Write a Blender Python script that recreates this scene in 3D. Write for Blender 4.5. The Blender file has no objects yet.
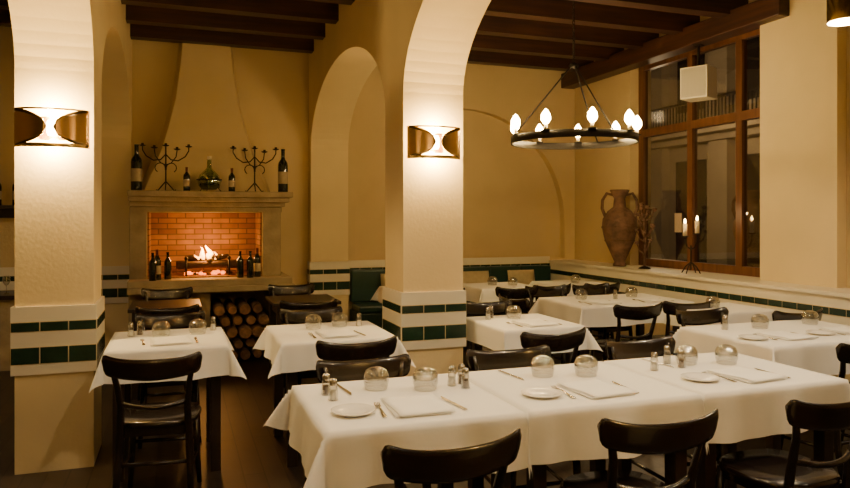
import bpy, bmesh, math, random
from mathutils import Vector, Matrix
random.seed(4)
pi=math.pi
# ------------------------------------------------------------------ materials
def newmat(name):
    m=bpy.data.materials.new(name); m.use_nodes=True
    return m, m.node_tree.nodes, m.node_tree.links, m.node_tree.nodes['Principled BSDF']
def pmat(name,col,rough=.5,metal=0,noise=0,nscale=8,bump=0,bscale=60,spec=.5,coat=0,sheen=0):
    m,n,l,b=newmat(name)
    b.inputs['Base Color'].default_value=(*col,1); b.inputs['Roughness'].default_value=rough
    b.inputs['Metallic'].default_value=metal; b.inputs['Specular IOR Level'].default_value=spec
    b.inputs['Coat Weight'].default_value=coat
    tc=n.new('ShaderNodeTexCoord')
    if noise:
        t=n.new('ShaderNodeTexNoise'); t.inputs['Scale'].default_value=nscale; t.inputs['Detail'].default_value=6
        r=n.new('ShaderNodeValToRGB'); r.color_ramp.elements[0].position=.3; r.color_ramp.elements[1].position=.7
        r.color_ramp.elements[0].color=(*[c*(1-noise) for c in col],1)
        r.color_ramp.elements[1].color=(*[min(1,c*(1+noise)) for c in col],1)
        l.new(tc.outputs['Object'],t.inputs['Vector']); l.new(t.outputs['Fac'],r.inputs['Fac']); l.new(r.outputs['Color'],b.inputs['Base Color'])
    if bump:
        t2=n.new('ShaderNodeTexNoise'); t2.inputs['Scale'].default_value=bscale; t2.inputs['Detail'].default_value=5
        bp=n.new('ShaderNodeBump'); bp.inputs['Strength'].default_value=bump; bp.inputs['Distance'].default_value=.02
        l.new(tc.outputs['Object'],t2.inputs['Vector']); l.new(t2.outputs['Fac'],bp.inputs['Height']); l.new(bp.outputs['Normal'],b.inputs['Normal'])
    return m
def emat(name,col,st):
    m,n,l,b=newmat(name)
    b.inputs['Base Color'].default_value=(*col,1)
    b.inputs['Emission Color'].default_value=(*col,1); b.inputs['Emission Strength'].default_value=st
    return m
def glassmat(name,tint=(1,1,1),gl=.12,k=.75):
    m,n,l,b=newmat(name); n.remove(b)
    out=n['Material Output']
    t=n.new('ShaderNodeBsdfTransparent'); t.inputs[0].default_value=(*tint,1)
    g=n.new('ShaderNodeBsdfGlossy'); g.inputs['Roughness'].default_value=.03
    lw=n.new('ShaderNodeLayerWeight'); lw.inputs['Blend'].default_value=.35
    mt=n.new('ShaderNodeMath'); mt.operation='MULTIPLY_ADD'; mt.inputs[1].default_value=k; mt.inputs[2].default_value=gl
    mx=n.new('ShaderNodeMixShader'); l.new(lw.outputs['Facing'],mt.inputs[0]); l.new(mt.outputs[0],mx.inputs[0])
    l.new(t.outputs[0],mx.inputs[1]); l.new(g.outputs[0],mx.inputs[2]); l.new(mx.outputs[0],out.inputs[0])
    return m
def brickmat(name,c1,c2,mortar,scale,w,h,ms,rough,swapfloor=False,bump=.3,mul=.6):
    m,n,l,b=newmat(name)
    tc=n.new('ShaderNodeTexCoord'); br=n.new('ShaderNodeTexBrick')
    if swapfloor:
        mp=n.new('ShaderNodeMapping'); mp.inputs['Rotation'].default_value=(0,0,math.radians(90))
        l.new(tc.outputs['Object'],mp.inputs[0]); src=mp.outputs[0]
    else:
        s=n.new('ShaderNodeSeparateXYZ'); c=n.new('ShaderNodeCombineXYZ'); a=n.new('ShaderNodeMath'); a.operation='ADD'
        l.new(tc.outputs['Object'],s.inputs[0]); l.new(s.outputs[0],a.inputs[0]); l.new(s.outputs[1],a.inputs[1])
        l.new(a.outputs[0],c.inputs[0]); l.new(s.outputs[2],c.inputs[1]); src=c.outputs[0]
    l.new(src,br.inputs['Vector'])
    br.inputs['Color1'].default_value=(*c1,1); br.inputs['Color2'].default_value=(*c2,1); br.inputs['Mortar'].default_value=(*mortar,1)
    br.inputs['Scale'].default_value=scale; br.inputs['Brick Width'].default_value=w; br.inputs['Row Height'].default_value=h
    br.inputs['Mortar Size'].default_value=ms
    t=n.new('ShaderNodeTexNoise'); t.inputs['Scale'].default_value=6; t.inputs['Detail'].default_value=8
    l.new(src,t.inputs['Vector'])
    mx=n.new('ShaderNodeMixRGB'); mx.blend_type='MULTIPLY'; mx.inputs[0].default_value=mul
    l.new(br.outputs['Color'],mx.inputs[1]); l.new(t.outputs['Fac'],mx.inputs[2]); l.new(mx.outputs[0],b.inputs['Base Color'])
    bp=n.new('ShaderNodeBump'); bp.inputs['Strength'].default_value=bump; bp.inputs['Distance'].default_value=.005; bp.invert=True
    l.new(br.outputs['Fac'],bp.inputs['Height']); l.new(bp.outputs['Normal'],b.inputs['Normal'])
    b.inputs['Roughness'].default_value=rough
    return m
def woodmat(name,c1,c2,rough=.4,axis='X',sc=3):
    m,n,l,b=newmat(name)
    tc=n.new('ShaderNodeTexCoord'); mp=n.new('ShaderNodeMapping')
    s={'X':(.6,8,8),'Y':(8,.6,8),'Z':(8,8,.6)}[axis]; mp.inputs['Scale'].default_value=s
    t=n.new('ShaderNodeTexNoise'); t.inputs['Scale'].default_value=sc; t.inputs['Detail'].default_value=8
    r=n.new('ShaderNodeValToRGB'); r.color_ramp.elements[0].position=.35; r.color_ramp.elements[1].position=.68
    r.color_ramp.elements[0].color=(*c1,1); r.color_ramp.elements[1].color=(*c2,1)
    l.new(tc.outputs['Object'],mp.inputs[0]); l.new(mp.outputs[0],t.inputs['Vector']); l.new(t.outputs['Fac'],r.inputs['Fac'])
    l.new(r.outputs['Color'],b.inputs['Base Color']); b.inputs['Roughness'].default_value=rough
    return m
PLAST=pmat('plaster_tan',(.60,.465,.25),.85,noise=.06,nscale=1.6,bump=.10,bscale=40)
PLAST2=pmat('plaster_pillar',(.74,.60,.34),.8,noise=.04,nscale=2,bump=.08,bscale=45)
FLOOR=brickmat('floor_planks',(.05,.033,.022),(.027,.018,.013),(.005,.004,.0035),1,1.4,.12,.004,.45,True)
CEIL=woodmat('ceiling_boards',(.022,.014,.010),(.04,.022,.016),.6,'X')
BEAM=woodmat('beam_wood',(.022,.009,.006),(.055,.020,.011),.45,'X')
BEAMY=woodmat('beam_wood_long',(.03,.012,.008),(.07,.025,.013),.45,'Y')
WTILE=pmat('white_tile',(.76,.71,.58),.3,noise=.03,nscale=5)
GTILE=pmat('green_tile',(.012,.034,.022),.2,noise=.3,nscale=9)
STONE=pmat('fireplace_stone',(.32,.25,.145),.75,noise=.2,nscale=7,bump=.3,bscale=30)
BRICK=brickmat('fire_brick',(.46,.21,.06),(.28,.11,.03),(.15,.08,.03),1,.19,.06,.006,.85,bump=.8,mul=.7)
CHAIRW=pmat('chair_lacquer',(.010,.006,.005),.26,noise=.3,nscale=12,coat=.3)
TABLEW=pmat('table_dark_wood',(.020,.011,.008),.4,noise=.3,nscale=12)
CLOTH=pmat('white_cloth',(.89,.87,.83),.9,noise=.02,nscale=3,bump=.2,bscale=7,spec=.2)
NAPK=pmat('paper_napkin',(.93,.92,.89),.85,noise=.03,nscale=6,spec=.2)
PORC=pmat('porcelain',(.88,.86,.82),.15)
STEEL=pmat('steel',(.50,.48,.44),.22,metal=1)
BRONZE=pmat('bronze_shade',(.58,.38,.16),.24,metal=1)
BRASS=pmat('brass',(.82,.58,.20),.22,metal=1)
IRON=pmat('wrought_iron',(.02,.016,.014),.5,metal=.6)
GLASS=glassmat('clear_glass',(.92,.92,.90),.18)
PANE=glassmat('window_glass',(.85,.85,.83),.03,.35)
GREENG=glassmat('green_glass',(.62,.72,.36),.15)
DKGLASS=pmat('bottle_glass',(.008,.012,.006),.08,coat=.5)
LABEL=pmat('bottle_label',(.42,.33,.2),.7,noise=.1,nscale=30)
REDL=pmat('bottle_foil',(.12,.02,.015),.4)
TERRA=pmat('terracotta',(.14,.075,.045),.8,noise=.55,nscale=9,bump=.3,bscale=35)
WINW=woodmat('window_wood',(.10,.04,.018),(.17,.07,.03),.4,'Z')
BULB=emat('bulb_glow',(1,.68,.26),120)
FLAME=emat('flame',(1,.42,.06),10)
EMBER=emat('ember',(1,.18,.02),4)
CFLAME=emat('candle_flame',(1,.6,.2),50)
WAX=pmat('wax',(.85,.75,.55),.5)
TEAL=pmat('green_leather',(.008,.038,.032),.4,noise=.1,nscale=10)
CUSH=pmat('cushion_fabric',(.5,.42,.26),.9,noise=.08,nscale=20)
BARK=pmat('log_bark',(.10,.055,.028),.9,noise=.4,nscale=18,bump=.5,bscale=30)
LOGEND=pmat('log_end',(.22,.11,.05),.85,noise=.35,nscale=22)
WHITEP=pmat('white_plastic',(.75,.71,.60),.5)
GRILL=pmat('speaker_grille',(.55,.52,.44),.8,bump=.5,bscale=250)
SALT=pmat('salt',(.8,.78,.72),.8); PEPPER=pmat('pepper',(.12,.08,.05),.9)
ASPH=pmat('street_stone',(.10,.09,.08),.7,noise=.2,nscale=3)
FACADE=pmat('facade_stone',(.34,.27,.17),.85,noise=.15,nscale=1.2)
DARKW=pmat('shop_dark',(.02,.017,.014),.3)
LITW=emat('lit_window',(1,.55,.18),.35); SIGN=emat('sign_light',(.75,.7,1),3)
# ------------------------------------------------------------------ mesh builder
class MB:
    def __init__(s): s.v=[];s.f=[];s.m=[];s.sm=[];s.mats=[]
    def mi(s,mat):
        if mat not in s.mats: s.mats.append(mat)
        return s.mats.index(mat)
    def add(s,vs,fs,mat,smooth=False,M=None):
        o=len(s.v)
        if M is not None: vs=[M@Vector(p) for p in vs]
        s.v+= [tuple(p) for p in vs]; k=s.mi(mat)
        for f in fs: s.f.append([i+o for i in f]); s.m.append(k); s.sm.append(smooth)
    def box(s,x0,x1,y0,y1,z0,z1,mat,M=None):
        vs=[(x,y,z) for z in(z0,z1) for y in(y0,y1) for x in(x0,x1)]
        s.add(vs,[(0,2,3,1),(4,5,7,6),(0,1,5,4),(2,6,7,3),(0,4,6,2),(1,3,7,5)],mat,False,M)
    def prism(s,poly,ax,a,b,mat,smooth=False):
        f={'X':lambda p,t:(t,p[0],p[1]),'Y':lambda p,t:(p[0],t,p[1]),'Z':lambda p,t:(p[0],p[1],t)}[ax]
        n=len(poly); vs=[f(p,a) for p in poly]+[f(p,b) for p in poly]
        s.add(vs,[list(range(n)),list(range(2*n-1,n-1,-1))],mat)
        o=len(s.v)-2*n; k=s.mi(mat)
        for i in range(n):
            j=(i+1)%n; s.f.append([o+i,o+j,o+n+j,o+n+i]); s.m.append(k); s.sm.append(smooth)
    def lathe(s,prof,c,mat,seg=20,sx=1,sy=1,smooth=True,M=None):
        vs=[];fs=[];n=len(prof)
        for r,z in prof:
            for i in range(seg):
                a=2*pi*i/seg; vs.append((c[0]+sx*r*math.cos(a),c[1]+sy*r*math.sin(a),c[2]+z))
        for j in range(n-1):
            for i in range(seg):
                k=(i+1)%seg; fs.append((j*seg+i,j*seg+k,(j+1)*seg+k,(j+1)*seg+i))
        s.add(vs,fs,mat,smooth,M)
    def solid(s,prof,c,mat,seg=20,smooth=True,M=None,sx=1,sy=1):
        p=[(0.0001,prof[0][1])]+list(prof)+[(0.0001,prof[-1][1])]
        s.lathe(p,c,mat,seg,sx,sy,smooth,M)
    def tube(s,pts,r,mat,seg=8,M=None,smooth=True):
        pts=[Vector(p) for p in pts]; n=len(pts)
        rs=r if isinstance(r,(list,tuple)) else [r]*n
        vs=[];fs=[]
        t0=(pts[1]-pts[0]).normalized(); up=Vector((0,0,1)) if abs(t0.z)<.9 else Vector((1,0,0))
        nr=t0.cross(up).normalized()
        for i,p in enumerate(pts):
            t=(pts[min(i+1,n-1)]-pts[max(i-1,0)]).normalized()
            nr=(nr-t*nr.dot(t)).normalized(); bn=t.cross(nr)
            for k in range(seg):
                a=2*pi*(k+.5)/seg; vs.append(p+nr*rs[i]*math.cos(a)+bn*rs[i]*math.sin(a))
        for i in range(n-1):
            for k in range(seg):
                q=(k+1)%seg; fs.append((i*seg+k,i*seg+q,(i+1)*seg+q,(i+1)*seg+k))
        fs.append(list(range(seg))[::-1]); fs.append([(n-1)*seg+k for k in range(seg)])
        s.add(vs,fs,mat,smooth,M)
    def slab(s,front,back,mat,smooth=True,M=None):
        R=len(front);C=len(front[0]); vs=[p for r in front for p in r]+[p for r in back for p in r]; o=R*C; fs=[]
        g=lambda i,j:i*C+j
        for i in range(R-1):
            for j in range(C-1):
                fs.append((g(i,j),g(i,j+1),g(i+1,j+1),g(i+1,j))); fs.append((o+g(i,j),o+g(i+1,j),o+g(i+1,j+1),o+g(i,j+1)))
        for j in range(C-1):
            fs.append((g(0,j),o+g(0,j),o+g(0,j+1),g(0,j+1))); fs.append((g(R-1,j),g(R-1,j+1),o+g(R-1,j+1),o+g(R-1,j)))
        for i in range(R-1):
            fs.append((g(i,0),g(i+1,0),o+g(i+1,0),o+g(i,0))); fs.append((g(i,C-1),o+g(i,C-1),o+g(i+1,C-1),g(i+1,C-1)))
        s.add(vs,fs,mat,smooth,M)
    def mesh(s,name):
        me=bpy.data.meshes.new(name); me.from_pydata(s.v,[],s.f)
        for m in s.mats: me.materials.append(m)
        for p,k,sm in zip(me.polygons,s.m,s.sm): p.material_index=k; p.use_smooth=sm
        bm=bmesh.new(); bm.from_mesh(me); bmesh.ops.recalc_face_normals(bm,faces=bm.faces); bm.to_mesh(me); bm.free()
        me.update(); return me
    def obj(s,name,loc=(0,0,0),rz=0,bevel=0):
        return put(s.mesh(name),name,loc,rz,bevel)
def put(me,name,loc=(0,0,0),rz=0,bevel=0):
    o=bpy.data.objects.new(name,me); bpy.context.scene.collection.objects.link(o)
    o.location=loc; o.rotation_euler=(0,0,rz)
    if bevel:
        b=o.modifiers.new('bevel','BEVEL'); b.width=bevel; b.segments=2; b.limit_method='ANGLE'; b.angle_limit=math.radians(50)
    return o
def light(name,loc,power,col=(1,.70,.33),rad=.04,parent=None):
    d=bpy.data.lights.new(name,'POINT'); d.energy=power; d.color=col; d.shadow_soft_size=rad
    o=bpy.data.objects.new(name,d); bpy.context.scene.collection.objects.link(o); o.location=loc
    if parent is not None:
        o.parent=parent
    return o
# ------------------------------------------------------------------ shell
YB=8.4; XR=5.15; ZC=3.62
m=MB(); m.box(-4.5,5.47,-2.4,8.7,-.1,0,FLOOR); m.obj('floor')
m=MB(); m.box(-4.5,5.47,-2.4,8.7,ZC,ZC+.12,CEIL); m.obj('ceiling')
cx,ra,zs=3.52,1.47,1.45
poly=[(-4.5,0),(cx-ra,0)]+[(cx-ra*math.cos(a),zs+ra*math.sin(a)) for a in [pi*i/32 for i in range(33)]]+[(cx+ra,0),(5.47,0),(5.47,ZC),(-4.5,ZC)]
m=MB(); m.prism(poly,'Y',YB,YB+.12,PLAST); m.box(-4.5,5.47,YB+.12,YB+.3,0,ZC,PLAST); m.box(cx-ra,cx+ra,YB,YB+.12,0,.95,PLAST); m.obj('wall_back')
m=MB(); m.box(-4.5,-4.3,-2.4,YB,0,ZC,PLAST); m.obj('wall_left')
m=MB(); m.box(-4.3,5.47,-2.4,-2.2,0,ZC,PLAST); m.obj('wall_front')
m=MB(); m.box(XR,XR+.3,7.15,YB,0,ZC,PLAST); m.box(XR,XR+.3,5.05,7.15,0,.9,PLAST); m.box(XR,XR+.3,5.05,7.15,3.35,ZC,PLAST)
m.box(XR,XR+.3,-2.2,5.05,0,ZC,PLAST); m.box(XR-.10,XR,4.25,5.05,.93,ZC,PLAST2); m.box(4.77,XR,.5,YB,0,.9,PLAST)
m.obj('wall_right')
def arcade(x0,x1,name):
    pts=[(-2.2,0),(-2.2,ZC),(YB,ZC),(YB,0),(8.25,0)]
    def arch(yhi,ylo,z0,rise):
        c=(yhi+ylo)/2;a=(yhi-ylo)/2; return [(c+a*math.cos(t),z0+rise*math.sin(t)) for t in [pi*i/36 for i in range(37)]]
    pts+=arch(8.25,5.1,2.30,.78); pts+=[(5.1,0),(4.65,0)]
    pts+=arch(4.65,1.05,2.38,.80); pts+=[(1.05,0),(.6,0)]
    pts+=arch(.6,-1.9,2.4,.85); pts+=[(-1.9,0)]
    m=MB(); m.prism(pts,'X',x0,x1,PLAST2); m.obj(name)
arcade(-.9,-.48,'wall_arcade_left'); arcade(1.48,1.93,'wall_arcade_right')
def band(m,x0,y0,x1,y1,nx,ny,e0=.0,e1=.0,zt=.98):
    L=math.hypot(x1-x0,y1-y0); ang=math.atan2(y1-y0,x1-x0)
    s=1 if (-math.sin(ang)*nx+math.cos(ang)*ny)>0 else -1
    M=Matrix.Translation((x0,y0,0))@Matrix.Rotation(ang,4,'Z')
    def bx(a,b,t0,t1,z0,z1,mat):
        m.box(a,b,min(s*t0,s*t1),max(s*t0,s*t1),z0,z1,mat,M)
    bx(-e0,L+e1,0,.018,zt-.40,zt,WTILE)
    for z0,z1 in((zt-.145,zt-.092),(zt-.335,zt-.24)):
        n=max(1,round((L+e0+e1)/.15)); w=(L+e0+e1)/n
        for i in range(n): bx(-e0+i*w+.003,-e0+(i+1)*w-.003,.018,.022,z0,z1,GTILE)
        bx(-e0,L+e1,.0175,.0185,z0-.004,z1+.004,PLAST2)
def pierband(x0,x1,y0,y1,name,sides='NSEW'):
    m=MB(); t=.018
    if 'S' in sides: band(m,x0,y0,x1,y0,0,-1,t,t)
    if 'N' in sides: band(m,x0,y1,x1,y1,0,1,t,t)
    if 'W' in sides: band(m,x0,y0,x0,y1,-1,0)
    if 'E' in sides: band(m,x1,y0,x1,y1,1,0)
    m.obj(name)
k=1
for x0,x1 in((-.9,-.48),(1.48,1.93)):
    for y0,y1 in((4.65,5.1),(.6,1.05)):
        pierband(x0,x1,y0,y1,'trim_%d'%k); k+=1
    pierband(x0,x1,8.25,YB-.02,'trim_%d'%k,'SEW'); k+=1
m=MB(); band(m,1.96,YB,4.75,YB,0,-1); m.obj('trim_%d'%k); k+=1
m=MB(); band(m,-4.3,YB,-.93,YB,0,-1); m.obj('trim_%d'%k); k+=1
m=MB(); band(m,4.77,.5,4.77,YB-.02,-1,0,zt=.90); m.box(4.735,XR+.0,.5,YB-.001,.90,.93,WTILE); m.box(XR,XR+.28,5.06,7.14,.90,.93,WTILE); m.obj('trim_%d'%k); k+=1
for nm,x0,x1,y0,n in(('a',-.48,1.48,8.12,12),('b',1.93,XR,8.0,14),('c',-4.3,-.9,8.0,14)):
    m=MB()
    for i in range(n):
        y=y0-.66*i; m.box(x0,x1,y-.07,y+.07,3.43,ZC,BEAM)
    m.obj('ceiling_beams')
m=MB(); m.box(4.93,5.13,4.72,YB,3.27,3.47,BEAMY); m.obj('ceiling_beam',bevel=.01)
# window
m=MB(); X0,X1=XR+.12,XR+.19
for y0,y1 in((7.06,7.15),(6.21,6.29),(5.5,5.58),(5.05,5.13)): m.box(X0,X1,y0,y1,.93,3.35,WINW)
for z0,z1 in((.93,1.02),(2.47,2.56),(3.27,3.35)):
    for y0,y1 in((6.29,7.06),(5.58,6.21),(5.13,5.5)): m.box(X0,X1,y0,y1,z0,z1,WINW)
for y0,y1 in((6.29,7.06),(5.58,6.21),(5.13,5.5)):
    for z0,z1 in((1.02,2.47),(2.56,3.27)): m.box(X0+.03,X0+.036,y0,y1,z0,z1,PANE)
m.obj('window_1')
m=MB(); m.box(5.47,14,-2,18,-.12,-.02,ASPH); m.obj('street_pavement')
m=MB(); m.box(5.47,6.0,5.2,6.9,-.02,.93,FACADE); m.box(5.47,6.03,5.17,6.93,.88,.935,FACADE); m.obj('stone_planter_ledge')
m=MB(); m.box(10,10.4,2,18,-.02,7,FACADE)
for i in range(8):
    y=3+i*1.9; m.box(9.8,10,y,y+.5,-.02,6.5,FACADE); m.box(9.97,9.99,y+.75,y+1.65,0,2.7,DARKW); m.box(9.97,9.99,y+.8,y+1.6,3.7,5.6,DARKW)
    m.box(9.95,9.975,y+.7,y+1.7,2.68,2.8,FACADE); m.box(9.955,9.97,y+1.17,y+1.22,0,2.7,FACADE)
m.box(9.70,10,2,18,3.0,3.2,FACADE)
m.box(9.94,9.96,9.6,9.85,1.1,1.7,LITW); m.box(9.94,9.96,8.3,8.5,1.2,1.5,LITW); m.box(9.94,9.96,12.05,12.25,1.2,1.6,LITW)
m.box(9.75,9.8,9.3,9.75,1.62,1.74,SIGN)
for i in range(90): m.box(9.45,9.47,8+i*.09,8.02+i*.09,3.2,3.75,IRON)
m.box(9.43,9.49,8,16.1,3.73,3.78,IRON); m.box(9.4,9.7,8,16.1,3.12,3.2,FACADE)
m.obj('building_facade')
light('street_fill_light',(7.6,9.8,3.2),190,(1,.70,.38),.1)  # unseen source, added to brighten the facade and outside amphora
# ------------------------------------------------------------------ chair
def chair_mesh():
    m=MB()
    ring=[]
    for i in range(32):
        a=2*pi*i/32; c,s_=math.cos(a),math.sin(a)
        ring.append((math.copysign(abs(c)**.7,c)*(.205+.012*s_),math.copysign(abs(s_)**.7,s_)*.205))
    vs=[];fs=[]
    for sc,z in((.93,.425),(1,.432),(1,.452),(.95,.462),(.5,.456)):
        vs+=[(x*sc,y*sc,z) for x,y in ring]
    for j in range(4):
        for i in range(32):
            q=(i+1)%32; fs.append((j*32+i,j*32+q,(j+1)*32+q,(j+1)*32+i))
    fs.append(list(range(32))); fs.append([128+i for i in range(32)])
    m.add(vs,fs,CHAIRW,True)
    for sx in(-1,1):
        m.tube([(sx*.185,.185,0),(sx*.172,.165,.2),(sx*.160,.150,.43)],[.013,.018,.021],CHAIRW)
        m.tube([(sx*.185,-.25,0),(sx*.175,-.205,.22),(sx*.165,-.185,.42),(sx*.160,-.20,.54),(sx*.172,-.232,.66),(sx*.188,-.246,.74),(sx*.195,-.254,.79)],[.014,.019,.021,.018,.016,.014,.010],CHAIRW)
        m.tube([(sx*.173,.168,.19),(sx*.175,-.208,.21)],.010,CHAIRW)
    m.tube([(-.172,.163,.26),(.172,.163,.26)],.010,CHAIRW); m.tube([(-.175,-.2,.25),(.175,-.2,.25)],.010,CHAIRW)
    m.box(-.155,.155,.138,.156,.385,.43,CHAIRW); m.box(-.155,.155,-.18,-.162,.385,.43,CHAIRW)
    for sx in(-1,1): m.box(sx*.158-.009,sx*.158+.009,-.17,.145,.385,.43,CHAIRW)
    N=33; rows=7; F=[[] for _ in range(rows)]; B=[[] for _ in range(rows)]
    for i in range(N):
        t=-1+2*i/(N-1); at=abs(t); x=.238*math.sin(t*1.25)/math.sin(1.25); y=-.215-.075*math.cos(t*1.35)
        top=.800+.036*at**2.2; bot=.69+.036*at**1.5
        end=max(0,(at-.78)/.22); kk=math.sqrt(max(.02,1-end**2.2)); mid=top*.62+bot*.38
        for r in range(rows):
            u=r/(rows-1); z=bot+(top-bot)*u; z=mid+(z-mid)*kk
            lean=-(z-.7)*.18; th=.016*math.sqrt(max(.08,1-(2*u-1)**4))*.5+.001
            F[r].append((x,y+lean+th,z)); B[r].append((x,y+lean-th,z))
    m.slab(F,B,CHAIRW)
    pts=[(.162*t,-.20-.045*(1-t*t),.565-.02*(1-t*t)) for t in [-1+i/6 for i in range(13)]]
    m.tube(pts,.012,CHAIRW)
    return m.mesh('dining_chair')
CH=chair_mesh()
def chair(x,y,rz=0,name='dining_chair'):
    return put(CH,name,(x,y,0),rz)
def table(x0,x1,y0,y1,h=.19,cloth=True,fn=.45,fp=.45,seed=0):
    w=x1-x0-.02;d=y1-y0-.02; cx=(x0+x1)/2; cy=(y0+y1)/2
    m=MB(); m.box(-w/2,w/2,-d/2,d/2,.72,.75,TABLEW)
    for sx in(-1,1):
        for sy in(-1,1):
            a=sx*(w/2-.06);b=sy*(d/2-.06); m.box(a-.03,a+.03,b-.03,b+.03,0,.72,TABLEW)
        m.box(sx*(w/2-.06)-.012,sx*(w/2-.06)+.012,-d/2+.09,d/2-.09,.63,.72,TABLEW)
        m.box(-w/2+.09,w/2-.09,sx*(d/2-.06)-.012,sx*(d/2-.06)+.012,.63,.72,TABLEW)
    m.obj('dining_table',(cx,cy,0),bevel=.003)
    if not cloth: return
    w=x1-x0; d=y1-y0; rnd=random.Random(seed)
    p1,p2,p3,p4=[rnd.uniform(0,6) for _ in range(4)]
    def axis(w):
        n=24; return [-w/2-h+h*i/10 for i in range(10)]+[-w/2+w*i/n for i in range(n+1)]+[w/2+h*(i+1)/10 for i in range(10)]
    A=axis(w);B=axis(d); vs=[];fs=[]
    for b in B:
        for a in A:
            dx=max(abs(a)-w/2,0);dy=max(abs(b)-d/2,0); sx=1 if a>0 else -1; sy=1 if b>0 else -1
            fl=fp if sx>0 else fn
            if dx<1e-6 and dy<1e-6:
                vs.append((a,b,.7525)); continue
            if dy<1e-6:
                win=1-abs(2*b/d)**4; q=dx/h
                off=.004+.06*dx*(1 if fl>.2 else .1)+win*q*(.012*(1+math.sin(b*17+(p1 if sx>0 else p2)))+.006*math.sin(b*31+p3))*(1 if fl>.2 else .1)
                vs.append((sx*(w/2+off),b,.7525-dx*(1-.03*math.sin(b*9+p1)))); continue
            if dx<1e-6:
                win=1-abs(2*a/w)**4; q=dy/h
                off=.004+.06*dy+win*q*(.015*(1+math.sin(a*16+(p3 if sy>0 else p4)))+.007*math.sin(a*33+p1))
                vs.append((a,sy*(d/2+off),.7525-dy*(1-.03*math.sin(a*8+p3)))); continue
            rho=math.hypot(dx,dy); ph=math.atan2(dy,dx); s2=math.sin(2*ph)**2
            out=.06*rho+fl*rho*s2
            ox=out*math.cos(ph)*(1 if fl>.2 else .35)
            vs.append((sx*(w/2+.004+ox),sy*(d/2+.004+out*math.sin(ph)),.7525-math.sqrt(max(0,rho**2-out**2))*(1-.12*s2)))
    C=len(A)
    for j in range(len(B)-1):
        for i in range(C-1): fs.append((j*C+i,j*C+i+1,(j+1)*C+i+1,(j+1)*C+i))
    c=MB(); c.add(vs,fs,CLOTH,True); o=c.obj('tablecloth',(cx,cy,0))
    return o
# tableware
def tumbler():
    m=MB(); S=1.2
    sc=lambda p:[(r*S,z*S) for r,z in p]
    m.lathe(sc([(.037,0),(.040,0),(.0405,.002),(.047,.03),(.046,.052),(.036,.070),(.018,.078),(.0001,.079)]),(0,0,0),GLASS,24)
    m.lathe(sc([(.037,0),(.043,.03),(.042,.05),(.033,.064),(.0001,.070)]),(0,0,0),GLASS,24); return m.mesh('upturned_tumbler')
def shaker(fill):
    m=MB(); m.lathe([(.0001,0),(.02,0),(.021,.004),(.017,.055),(.014,.065)],(0,0,0),GLASS,10)
    m.solid([(.015,.003),(.0135,.04)],(0,0,0),fill,10)
    m.lathe([(.016,.062),(.0165,.078),(.012,.088),(.0001,.091)],(0,0,0),STEEL,16); return m.mesh('shaker')
def plate():
    m=MB(); m.lathe([(.0001,.004),(.045,.004),(.055,.009),(.083,.016),(.086,.015),(.084,.011),(.056,.002),(.05,0),(.0001,0)],(0,0,0),PORC,36); return m.mesh('side_plate')
def fork():
    m=MB()
    def strip(pts,th=.0016):
        F=[[(x-w,y,z) for x,y,z,w in pts],[(x+w,y,z) for x,y,z,w in pts]]
        B=[[(a,b,c-th) for a,b,c in r] for r in F]; m.slab(F,B,STEEL)
    strip([(0,-.1,.004,.007),(0,-.09,.004,.009),(0,-.03,.007,.005),(0,.02,.011,.003),(0,.035,.009,.010),(0,.05,.005,.012)])
    for i in range(4):
        x=-.0095+i*.0063; strip([(x,.048,.0055,.0022),(x,.075,.004,.0018),(x,.098,.009,.0012)])
    return m.mesh('fork')
def knife():
    m=MB()
    F=[[(-.007,-.11,.005),(-.006,.0,.005),(-.009,.01,.004),(-.010,.08,.004),(.002,.115,.004)],[(.007,-.11,.005),(.006,.0,.005),(.006,.01,.004),(.006,.08,.004),(.005,.115,.004)]]
    B=[[(a,b,.001) for a,b,c in r] for r in F]; m.slab(F,B,STEEL,False); return m.mesh('table_knife')
def napkin(w=.22,d=.27,seed=1):
    m=MB()
    for lay,(ox,oy,ang) in enumerate(((0,0,0),(.008,-.006,.05))):
        F=[];B=[]
        for j in range(9):
            F.append([]);B.append([])
            for i in range(9):
                x=(i/8-.5)*w;y=(j/8-.5)*d; z=.003+lay*.007+.003*math.sin(x*30+seed)*math.sin(y*25)+ (.003)
                xx=x*math.cos(ang)-y*math.sin(ang)+ox; yy=x*math.sin(ang)+y*math.cos(ang)+oy
                F[j].append((xx,yy,z)); B[j].append((xx,yy,z-.003))
        m.slab(F,B,NAPK)
    return m.mesh('paper_napkin')
TU=tumbler();SH=shaker(SALT);SP=shaker(PEPPER);PL=plate();FO=fork();KN=knife();NA=napkin()
ZT=.7535
def P(me,n,x,y,rz=0): return put(me,n,(x,y,ZT),rz)
def setting(x,y,s=1,pl=True,full=True):
    j=lambda a:random.uniform(-a,a)
    P(NA,'paper_napkin',x+j(.01),y,j(.08))
    if pl: P(PL,'side_plate',x-s*.255,y+s*.0+j(.01))
    P(FO,'fork',x-s*.148,y+j(.01),j(.12)+(0 if s>0 else pi)); P(KN,'table_knife',x+s*.155,y+j(.01),j(.12)+(0 if s>0 else pi))
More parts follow.
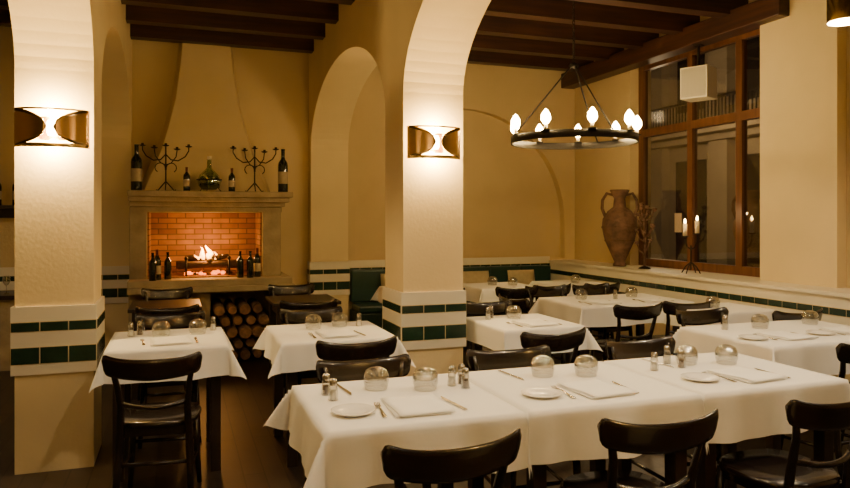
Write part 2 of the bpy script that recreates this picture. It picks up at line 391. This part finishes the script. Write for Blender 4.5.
# ---- front row
RY0,RY1=2.40,3.14
row=[(.48,1.255),(1.27,2.085),(2.10,2.92)]
for i,(a,b) in enumerate(row):
    table(a,b,RY0,RY1,.2,fn=.5 if i==0 else .08,fp=.5 if i==2 else .08,seed=i)
    c=(a+b)/2
    setting(c+.02,2.62,1)
    P(TU,'upturned_tumbler',c-.05,2.96 if i==0 else 2.94); P(TU,'upturned_tumbler',c+.15,2.88)
    P(KN,'table_knife',c-.19,2.99,pi+.1)
P(SH,'salt_shaker',.60,2.83); P(SP,'pepper_shaker',.59,2.93)
P(SH,'salt_shaker',1.15,2.90); P(SP,'pepper_shaker',1.19,2.84); P(SP,'pepper_shaker',1.205,2.92)
P(SH,'salt_shaker',2.2,2.86); P(SP,'pepper_shaker',2.37,2.87); P(SH,'salt_shaker',2.37,2.98)
for x,rz in((.80,.05),(1.60,-.06),(2.38,.04)): chair(x,2.28,rz)
for x,rz in((.86,.03),(1.62,-.04),(2.46,.05)): chair(x,3.05,pi+rz)
# ---- left table
table(-.39,.28,4.28,5.0,.18,seed=5,fn=.3); setting(-.05,4.5,1,False); P(TU,'upturned_tumbler',.12,4.75);P(TU,'upturned_tumbler',-.10,4.72)
P(SH,'salt_shaker',-.28,4.78);P(SP,'pepper_shaker',-.23,4.83)
chair(-.09,4.02,-.12); chair(-.05,5.1,pi)
P(SH,'salt_shaker',.22,4.87)
# ---- mid table
table(.58,1.30,4.2,4.95,.17,seed=6); setting(.95,4.42,1,False); P(TU,'upturned_tumbler',.86,4.7);P(TU,'upturned_tumbler',1.05,4.75); P(SH,'salt_shaker',1.18,4.72)
chair(.95,4.12,.03); chair(.95,5.02,pi)
# ---- behind pillar right
table(2.04,2.66,4.2,4.88,.16,seed=7,fn=.2); setting(2.36,4.4,1,False);P(TU,'upturned_tumbler',2.36,4.7);P(SH,'salt_shaker',2.15,4.7);P(SP,'pepper_shaker',2.2,4.76)
chair(2.14,4.02,.1); chair(2.38,5.0,pi)
# ---- far big table
table(3.2,4.35,5.1,5.85,.17,seed=8)
for x in(3.5,4.05): setting(x,5.3,1,False); P(TU,'upturned_tumbler',x,5.6)
P(SH,'salt_shaker',3.8,5.5)
chair(3.45,4.95,.05);chair(4.0,4.98,-.1);chair(3.5,6.0,pi);chair(4.05,6.0,pi+.1)
chair(3.0,5.5,-pi/2+.1)
# ---- back tables
table(3.02,3.7,6.75,7.4,.16,seed=9); P(TU,'upturned_tumbler',3.3,7.1);P(TU,'upturned_tumbler',3.5,7.0)
chair(3.2,6.55,.0);chair(3.6,6.6,.1)
table(3.95,4.6,6.75,7.4,.16,seed=10); P(TU,'upturned_tumbler',4.3,7.0); chair(4.2,6.6,.1)
table(2.08,2.7,6.75,7.4,.16,seed=12); chair(2.4,6.55)
# ---- right tables
table(3.25,4.4,3.15,3.95,.18,seed=11)
for x in(3.6,4.15): setting(x,3.40,1)
P(TU,'upturned_tumbler',3.72,3.72); P(TU,'upturned_tumbler',4.2,3.75)
P(SH,'salt_shaker',3.45,3.75);P(SP,'pepper_shaker',3.50,3.80)
chair(3.6,3.1,.05);chair(4.1,3.1,-.05);chair(3.7,4.0,pi)
table(3.92,4.60,4.4,4.95,.15,seed=13); P(TU,'upturned_tumbler',4.2,4.7)
chair(4.35,4.24,0)
# ---- dark bare tables by fireplace
table(-.40,.2,6.2,6.85,cloth=False); table(.78,1.40,6.2,6.85,cloth=False)
chair(-.1,6.05,.1);chair(1.05,6.06,-.1);chair(-.1,7.0,pi);chair(1.1,7.0,pi)
# ------------------------------------------------------------------ banquette
m=MB(); m.box(1.97,4.7,7.86,8.36,.12,.40,TEAL); m.box(1.99,4.68,7.9,8.36,0,.12,TABLEW)
n=6
for i in range(n):
    a=1.97+i*(2.73/n); b=a+2.73/n-.01; m.box(a,b,7.84,8.25,.40,.48,TEAL); m.box(a,b,8.24,8.375,.48,.87,TEAL)
m.obj('banquette_bench',bevel=.02)
def cushion(x,y,z,rz):
    m=MB(); F=[];B=[]
    for j in range(9):
        F.append([]);B.append([])
        for i in range(9):
            a=-1+i/4;b=-1+j/4; t=.055*math.sqrt(max(0,(1-a**4)*(1-b**4)))+.004
            F[j].append((a*.19,-t,b*.17)); B[j].append((a*.19,t,b*.17))
    m.slab(F,B,CUSH); o=m.obj('cushion',(x,y,z),rz); o.rotation_euler=(-.22,0,rz)
for x in(2.5,3.55,4.2): cushion(x,8.13,.66,0)
# ------------------------------------------------------------------ fireplace
m=MB(); c=.3
m.box(-.47,.32,7.62,YB-.001,0,.74,STONE); m.box(.98,1.12,7.62,YB-.001,0,.74,STONE); m.box(.32,.98,8.2,YB-.001,0,.74,STONE)
m.box(-.475,1.17,7.46,YB-.001,.74,.80,STONE); m.box(-.475,1.15,7.5,YB-.001,.80,.87,STONE)
m.box(-.47,-.3,7.74,YB-.001,.87,1.58,STONE); m.box(.86,1.06,7.74,YB-.001,.87,1.58,STONE)
m.box(-.3,.86,8.28,YB-.001,.87,1.58,BRICK); m.box(-.299,-.28,7.78,8.28,.87,1.58,BRICK); m.box(.84,.859,7.78,8.28,.87,1.58,BRICK)
m.box(-.3,.86,7.76,8.28,.87,.885,BRICK)
m.box(-.47,1.07,7.74,YB-.001,1.56,1.62,STONE); m.box(-.474,1.10,7.70,YB-.001,1.62,1.67,STONE); m.box(-.476,1.14,7.63,YB-.001,1.67,1.72,STONE); m.box(-.478,1.17,7.58,YB-.001,1.72,1.78,STONE)
prof=[(1.78,.74,.54),(1.9,.69,.49),(2.05,.62,.44),(2.25,.54,.39),(2.5,.46,.34),(2.8,.38,.29),(3.2,.32,.25),(ZC-.001,.28,.22)]
vs=[];fs=[]
for z,hw,dp in prof: vs+=[(c-hw,YB-.001,z),(c-hw*.86,YB-dp,z),(c+hw*.86,YB-dp,z),(c+hw,YB-.001,z)]
for i in range(len(prof)-1):
    for q in range(4):
        r=(q+1)%4; fs.append((i*4+q,i*4+r,(i+1)*4+r,(i+1)*4+q))
fs+=[(0,1,2,3),tuple((len(prof)-1)*4+q for q in(3,2,1,0))]
m.add(vs,fs,PLAST)
m.obj('fireplace',bevel=.008)
m=MB()
for x in(.08,.52):
    m.box(x-.01,x+.01,7.82,8.15,.93,.95,IRON); m.tube([(x,7.82,.886),(x,7.82,1.06)],.012,IRON); m.tube([(x,8.13,.886),(x,8.13,.94)],.01,IRON)
    m.solid([(.001,0),(.02,.01),(.02,.03),(.001,.045)],(x,7.82,1.05),IRON,10)
m.obj('andirons')
m=MB()
for (x0,y0,z0,x1,y1,z1,r) in((.0,7.9,.99,.6,7.93,1.0,.038),(-.02,8.05,.99,.62,8.02,.99,.042),(.1,8.06,1.06,.44,7.93,1.075,.032),(.30,7.90,1.03,.52,8.08,1.08,.026)):
    m.tube([(x0,y0,z0),((x0+x1)/2,(y0+y1)/2+.01,(z0+z1)/2+.005),(x1,y1,z1)],r,BARK,10)
for i in range(26):
    rr=random.uniform(.012,.03); m.solid([(rr*.6,-rr*.6),(rr,0),(rr*.5,rr*.6)],(random.uniform(.05,.55),random.uniform(7.86,8.12),.89+rr*.5),EMBER if i%3 else BARK,6,smooth=False)
m.obj('burning_logs')
m=MB(); rnd=random.Random(12)
for i in range(10):
    x=.29+rnd.gauss(0,.06); y=7.93+rnd.uniform(0,.1); h=rnd.uniform(.07,.17)*(1 if abs(x-.29)<.07 else .6); r=h*.2; lx=rnd.uniform(-.03,.03)
    pts=[(x+lx*t*t*1.5+.01*math.sin(t*7+i),y,1.05+h*t) for t in(0,.15,.35,.55,.75,.9,1)]
    m.tube(pts,[r*.5,r*.95,r,r*.75,r*.45,r*.2,.001],FLAME,8)
m.obj('fire_flames')
light('fire_light',(.29,7.92,1.20),22,(1,.42,.09),.06)
m=MB(); rnd=random.Random(7)
z=.075;row_=0
while z<.66:
    x=.40+(.06 if row_%2 else 0)
    while x<.92:
        r=rnd.uniform(.045,.066); yy=7.50+rnd.uniform(-.05,.08)
        m.tube([(x,yy+.002,z),(x,8.15,z)],r,BARK,12)
        m.add([(x+.9*r*math.cos(2*pi*q/14),yy,z+.9*r*math.sin(2*pi*q/14)) for q in range(14)],[list(range(14))],LOGEND)
        x+=.13
    z+=.118;row_+=1
m.obj('firewood_stack')
# bottles
def bottle_mesh(H=.31,R=.038,foil=REDL,label=LABEL,glass=DKGLASS):
    m=MB(); s=H/.31; r=R
    m.lathe([(.0001,0),(r*.95,0),(r,.006*s),(r,.19*s),(r*.9,.212*s),(r*.45,.238*s),(r*.37,.25*s)],(0,0,0),glass,20)
    m.lathe([(r*.37,.25*s),(r*.38,.30*s),(r*.42,.302*s),(r*.42,.31*s),(.0001,.31*s)],(0,0,0),foil,16)
    m.lathe([(r*1.01,.06*s),(r*1.015,.062*s),(r*1.015,.145*s),(r*1.01,.147*s)],(0,0,0),label,20)
    return m.mesh('wine_bottle')
BO=bottle_mesh(); BB=bottle_mesh(.47,.055,DKGLASS); BS=bottle_mesh(.25,.035); BD=bottle_mesh(.28,.036,DKGLASS,DKGLASS)
zm=1.7805
for me,x,y in((BB,-.40,7.72),(BB,1.08,7.72),(BS,.085,7.72),(BS,.54,7.72)): put(me,'wine_bottle',(x,y,zm))
for x,y,me in((-.2,7.62,BO),(-.1,7.66,BD),(.62,7.64,BD),(.72,7.60,BD),(.8,7.68,BO),(-.24,7.53,BD)): put(me,'wine_bottle',(x,y,.8705))
for x in(-1.75,-1.58,-1.95,-1.4): put(BO,'wine_bottle',(x,8.25,1.6305))
# glass flask in stand
m=MB(); m.lathe([(.0001,.02),(.07,.02),(.11,.06),(.12,.11),(.10,.17),(.05,.22),(.025,.25),(.022,.33),(.03,.335)],(0,0,0),GREENG,24)
m.lathe([(.0001,.05),(.10,.05),(.112,.11),(.095,.16),(.0001,.16)],(0,0,0),GREENG,24)
for i in range(3):
    a=2*pi*i/3+.3; m.tube([(.13*math.cos(a),.13*math.sin(a),0),(.10*math.cos(a),.10*math.sin(a),.03),(.128*math.cos(a),.128*math.sin(a),.12)],.005,IRON)
m.lathe([(.122,.118),(.13,.118),(.13,.128),(.122,.128),(.122,.118)],(0,0,0),IRON,24)
m.solid([(.02,.33),(.022,.37)],(0,0,0),WAX,10)
m.obj('glass_flask',(.31,7.72,zm))
def candelabra():
    m=MB()
    for i in range(3):
        a=2*pi*i/3+.5; m.tube([(0,0,.1),(.05*math.cos(a),.05*math.sin(a),.05),(.09*math.cos(a),.09*math.sin(a),.006),(.11*math.cos(a),.11*math.sin(a),.014)],.006,IRON)
    m.tube([(0,0,.06),(0,0,.46)],.008,IRON)
    def cup(x,y,z):
        m.lathe([(.0001,z),(.02,z+.004),(.036,z+.012),(.034,z+.016),(.014,z+.012),(.013,z+.035),(.0001,z+.035)],(x,y,0),IRON,14)
    cup(0,0,.46)
    for sx in(-1,1):
        pts=[(0,0,.38),(sx*.05,0,.325),(sx*.12,0,.315),(sx*.19,0,.36),(sx*.225,0,.42),(sx*.225,0,.455)]
        m.tube(pts,.0065,IRON); cup(pts[-1][0],0,pts[-1][2])
        pts=[(sx*.006,0,.22)]+[(sx*(.055-.05*math.cos(a)),0,.24+.05*math.sin(a)) for a in [i*pi/6 for i in range(0,9)]]
        m.tube(pts,.005,IRON)
        pts=[(0,0,.27),(sx*.05,.02*sx,.29),(sx*.10,.05*sx,.36),(sx*.11,.06*sx,.43)]
        m.tube(pts,.0055,IRON); cup(*pts[-1])
    return m.mesh('iron_candelabra')
CA=candelabra()
put(CA,'iron_candelabra',(-.12,7.74,zm)); put(CA,'iron_candelabra',(.78,7.74,zm))
# ------------------------------------------------------------------ sconces
def sconce(x,y,z,rz=0,power=30):
    m=MB(); W=.20;H=.11
    for sx in(-1,1):
        F=[];B=[]
        for j in range(9):
            F.append([]);B.append([])
            q=-1+j/4
            for i in range(15):
                t=i/14; s_=1-.95*t
                hh=H*math.sqrt(max(.0004,1-t**2.4))
                a=s_*pi*.5
                px=sx*W*math.sin(a*.98); py=-.012-.10*math.cos(a*.98)
                F[j].append((px,py,q*hh)); B[j].append((px*.985,py+.003,q*hh))
        m.slab(F,B,BRONZE)
    m.box(-.06,.06,-.018,-.001,-.07,.07,BRASS)
    for zz in(-.105,.105):
        r_=[(W*math.sin(a),-.010-.10*math.cos(a)) for a in [(-.5+i/20)*pi for i in range(21)]]
        h_=.012 if zz<0 else .006
        F=[[(p[0],p[1],zz-h_) for p in r_],[(p[0],p[1],zz+h_) for p in r_]]; B=[[(p[0]*.98,p[1]+.003,q) for p in r_] for q in(zz-h_,zz+h_)]
        m.slab(F,B,BRASS)
    m.solid([(.016,-.045),(.024,-.03),(.024,.03),(.016,.045)],(0,-.055,0),BULB,12)
    o=m.obj('wall_sconce',(x,y,z),rz)
    light('sconce_bulb_up',(0,-.065,.085),power,(1,.66,.24),.025,o); light('sconce_bulb_down',(0,-.065,-.085),power*.9,(1,.66,.24),.025,o)
sconce(-.70,4.649,2.03,0,46); sconce(1.70,4.649,2.03,0,36)
sconce(-.69,5.101,2.02,pi,7); sconce(1.705,5.101,2.02,pi,11)  # unseen back-side pair, added to light the bays behind the pillars
sconce(-.69,1.051,2.02,pi,12); sconce(1.705,1.051,2.02,pi,12)
# ------------------------------------------------------------------ chandelier
m=MB(); R=.55
m.lathe([(R,0),(R+.012,0),(R+.012,.065),(R,.065),(R,0)],(0,0,0),IRON,64)
bul=[]
for i in range(9):
    a=2*pi*i/9+.25; x=(R+.006)*math.cos(a);y=(R+.006)*math.sin(a)
    m.solid([(.034,.066),(.036,.072)],(x,y,0),IRON,14); m.solid([(.014,.07),(.014,.115)],(x,y,0),WAX,12)
    m.lathe([(.0001,.115),(.020,.122),(.041,.155),(.038,.195),(.016,.232),(.0001,.248)],(x,y,0),BULB,12); bul.append((x,y,.19))
for i in range(3):
    a=2*pi*i/3+.6; x=R*math.cos(a);y=R*math.sin(a); m.tube([(x,y,.06),(x*.04,y*.04,.70)],.007,IRON,6)
m.lathe([(.03,.68),(.045,.70),(.03,.72),(.015,.70),(.03,.68)],(0,0,0),IRON,16)
ZCH=2.17
zt=ZC-ZCH; n=int((zt-.72)/.035)
for i in range(n):
    z0=.72+i*(zt-.72-.03)/n; ang=(i%2)*pi/2
    pts=[(.011*math.cos(t)*math.cos(ang),.011*math.cos(t)*math.sin(ang),z0+.02+.024*math.sin(t)) for t in [2*pi*q/10 for q in range(11)]]
    m.tube(pts,.004,IRON,5)
m.solid([(.05,zt-.035),(.06,zt-.001)],(0,0,0),IRON,20)
ch=m.obj('ring_chandelier',(3.36,5.5,ZCH))
for i,b in enumerate(bul): light('chandelier_bulb',b,18,(1,.68,.30),.041,ch)
# ------------------------------------------------------------------ pendants
def pendant(x,y,z,power):
    m=MB(); m.lathe([(.10,0),(.10,.2),(.03,.21),(.03,.25),(.0001,.25)],(0,0,0),BRASS,28); m.lathe([(.096,0),(.096,.196),(.001,.2)],(0,0,0),WAX,28); m.lathe([(.096,0),(.1,0)],(0,0,0),BRASS,28)
    m.lathe([(.0001,.07),(.03,.09),(.035,.12),(.02,.16),(.015,.19)],(0,0,0),BULB,14)
    m.tube([(0,0,.25),(0,0,ZC-z-.02)],.004,IRON,6); m.solid([(.045,ZC-z-.02),(.05,ZC-z-.0005)],(0,0,0),BRASS,16)
    o=m.obj('pendant_lamp',(x,y,z)); light('pendant_bulb',(0,0,.06),power,(1,.79,.52),.04,o)
pendant(3.66,3.02,2.64,66); pendant(.8,2.5,2.66,62); pendant(2.55,2.45,2.66,62); pendant(-.05,3.5,2.75,26); pendant(.5,.9,2.66,20); pendant(3.7,1.2,2.66,36); pendant(-2.4,6.0,2.66,50)  # last one is unseen, added to brighten the shelf in the left room
# ------------------------------------------------------------------ ledge objects
def amphora(x,y,z,s=1,rz=0):
    m=MB(); m.lathe([(.0001,0),(.075,0),(.08,.02),(.06,.05),(.10,.14),(.17,.30),(.205,.46),(.195,.56),(.14,.65),(.075,.70),(.065,.80),(.10,.87),(.115,.90),(.10,.905),(.055,.80),(.055,.7)],(0,0,0),TERRA,28)
    for zz,r in((.30,.172),(.46,.208)): m.lathe([(r,zz-.008),(r+.006,zz),(r,zz+.008)],(0,0,0),TERRA,28)
    for sx in(-1,1):
        m.tube([(sx*.07,0,.84),(sx*.15,0,.86),(sx*.20,0,.78),(sx*.205,0,.68),(sx*.165,0,.58)],[.016,.018,.018,.018,.02],TERRA,8)
    o=m.obj('terracotta_amphora',(x,y,z),rz); o.scale=(s,s,s)
amphora(4.93,7.05,.9305,1,-.4); amphora(5.72,5.82,.9355,.95,-.5)
m=MB()
for dx,dy,h in((0,-.09,.48),(.0,.09,.45)):
    m.tube([(0,0,.25),(dx,dy*.6,.27),(dx,dy,.33),(dx,dy,h-.08)],.006,IRON); m.lathe([(.0001,h-.08),(.035,h-.075),(.04,h-.065),(.0001,h-.07)],(dx,dy,0),IRON,14)
    m.solid([(.022,h-.07),(.022,h+.06)],(dx,dy,0),WAX,14); m.lathe([(.0001,h+.06),(.012,h+.075),(.008,h+.1),(.0001,h+.115)],(dx,dy,0),CFLAME,8)
m.tube([(0,0,.04),(0,0,.29)],.008,IRON)
for i in range(4):
    a=pi/2*i+.4; m.tube([(0,0,.12),(.06*math.cos(a),.06*math.sin(a),.07),(.10*math.cos(a),.10*math.sin(a),.006)],.006,IRON)
o=m.obj('candle_stand',(4.95,5.85,.9305)); light('candle_light',(0,0,.62),1.5,(1,.6,.25),.02,o)
m=MB(); m.solid([(.07,0),(.06,.015),(.015,.03)],(0,0,0),IRON,16); m.tube([(0,0,.02),(.01,0,.3),(0,0,.6)],.014,TERRA)
rnd=random.Random(3)
for i in range(18):
    a=rnd.uniform(0,6.28); z0=rnd.uniform(.15,.6); r=rnd.uniform(.05,.11)
    m.tube([(0,0,z0),(r*.6*math.cos(a),r*.6*math.sin(a),z0+.03),(r*math.cos(a),r*math.sin(a),z0+.12)],[.009,.008,.005],TERRA,6)
    m.lathe([(.0001,0),(.022,.015),(.028,.04),(.0001,.045)],(r*math.cos(a),r*math.sin(a),z0+.1),TERRA,8)
m.obj('iron_flower_sculpture',(4.93,6.58,.9305))
m=MB(); m.box(-.125,.125,-.14,.14,0,.32,WHITEP); m.box(-.13,-.124,-.125,.125,.015,.305,GRILL); m.tube([(0,0,.32),(0,0,.55)],.015,IRON)
m.box(-.04,.04,-.04,.04,.547,.5575,IRON)
o=m.obj('wall_speaker',(5.02,5.82,2.712),.45,bevel=.012)
# bar shelves at far left
m=MB(); m.box(-3.2,-.95,8.12,8.38,1.6,1.63,TABLEW); m.box(-3.15,-1.0,8.3,8.38,1.5,1.6,TABLEW); m.obj('wall_shelf')
m=MB(); m.box(-3.2,-1.0,7.8,8.35,.70,.74,TABLEW); m.box(-3.15,-1.05,7.85,8.35,0,.70,STONE); m.obj('bar_counter')
def wineglass():
    m=MB(); m.lathe([(.0001,0),(.03,.001),(.03,.004),(.005,.01),(.004,.08),(.02,.095),(.036,.125),(.036,.15),(.03,.18)],(0,0,0),GLASS,18); return m.mesh('wine_glass')
WG=wineglass()
for x in(-1.35,-1.5,-1.62,-1.75): put(WG,'wine_glass',(x,8.0,.7405))
# ------------------------------------------------------------------ world, camera
w=bpy.data.worlds.new('night'); bpy.context.scene.world=w; w.use_nodes=True
w.node_tree.nodes['Background'].inputs[0].default_value=(.02,.025,.05,1); w.node_tree.nodes['Background'].inputs[1].default_value=.3
cd=bpy.data.cameras.new('camera'); cam=bpy.data.objects.new('camera',cd); bpy.context.scene.collection.objects.link(cam)
cam.location=(0,0,1.5); cam.rotation_euler=(pi/2,0,-math.radians(19.43)); cd.sensor_width=36; cd.lens=700/850*36; cd.shift_y=-26/850
cd.clip_start=.05
bpy.context.scene.camera=cam
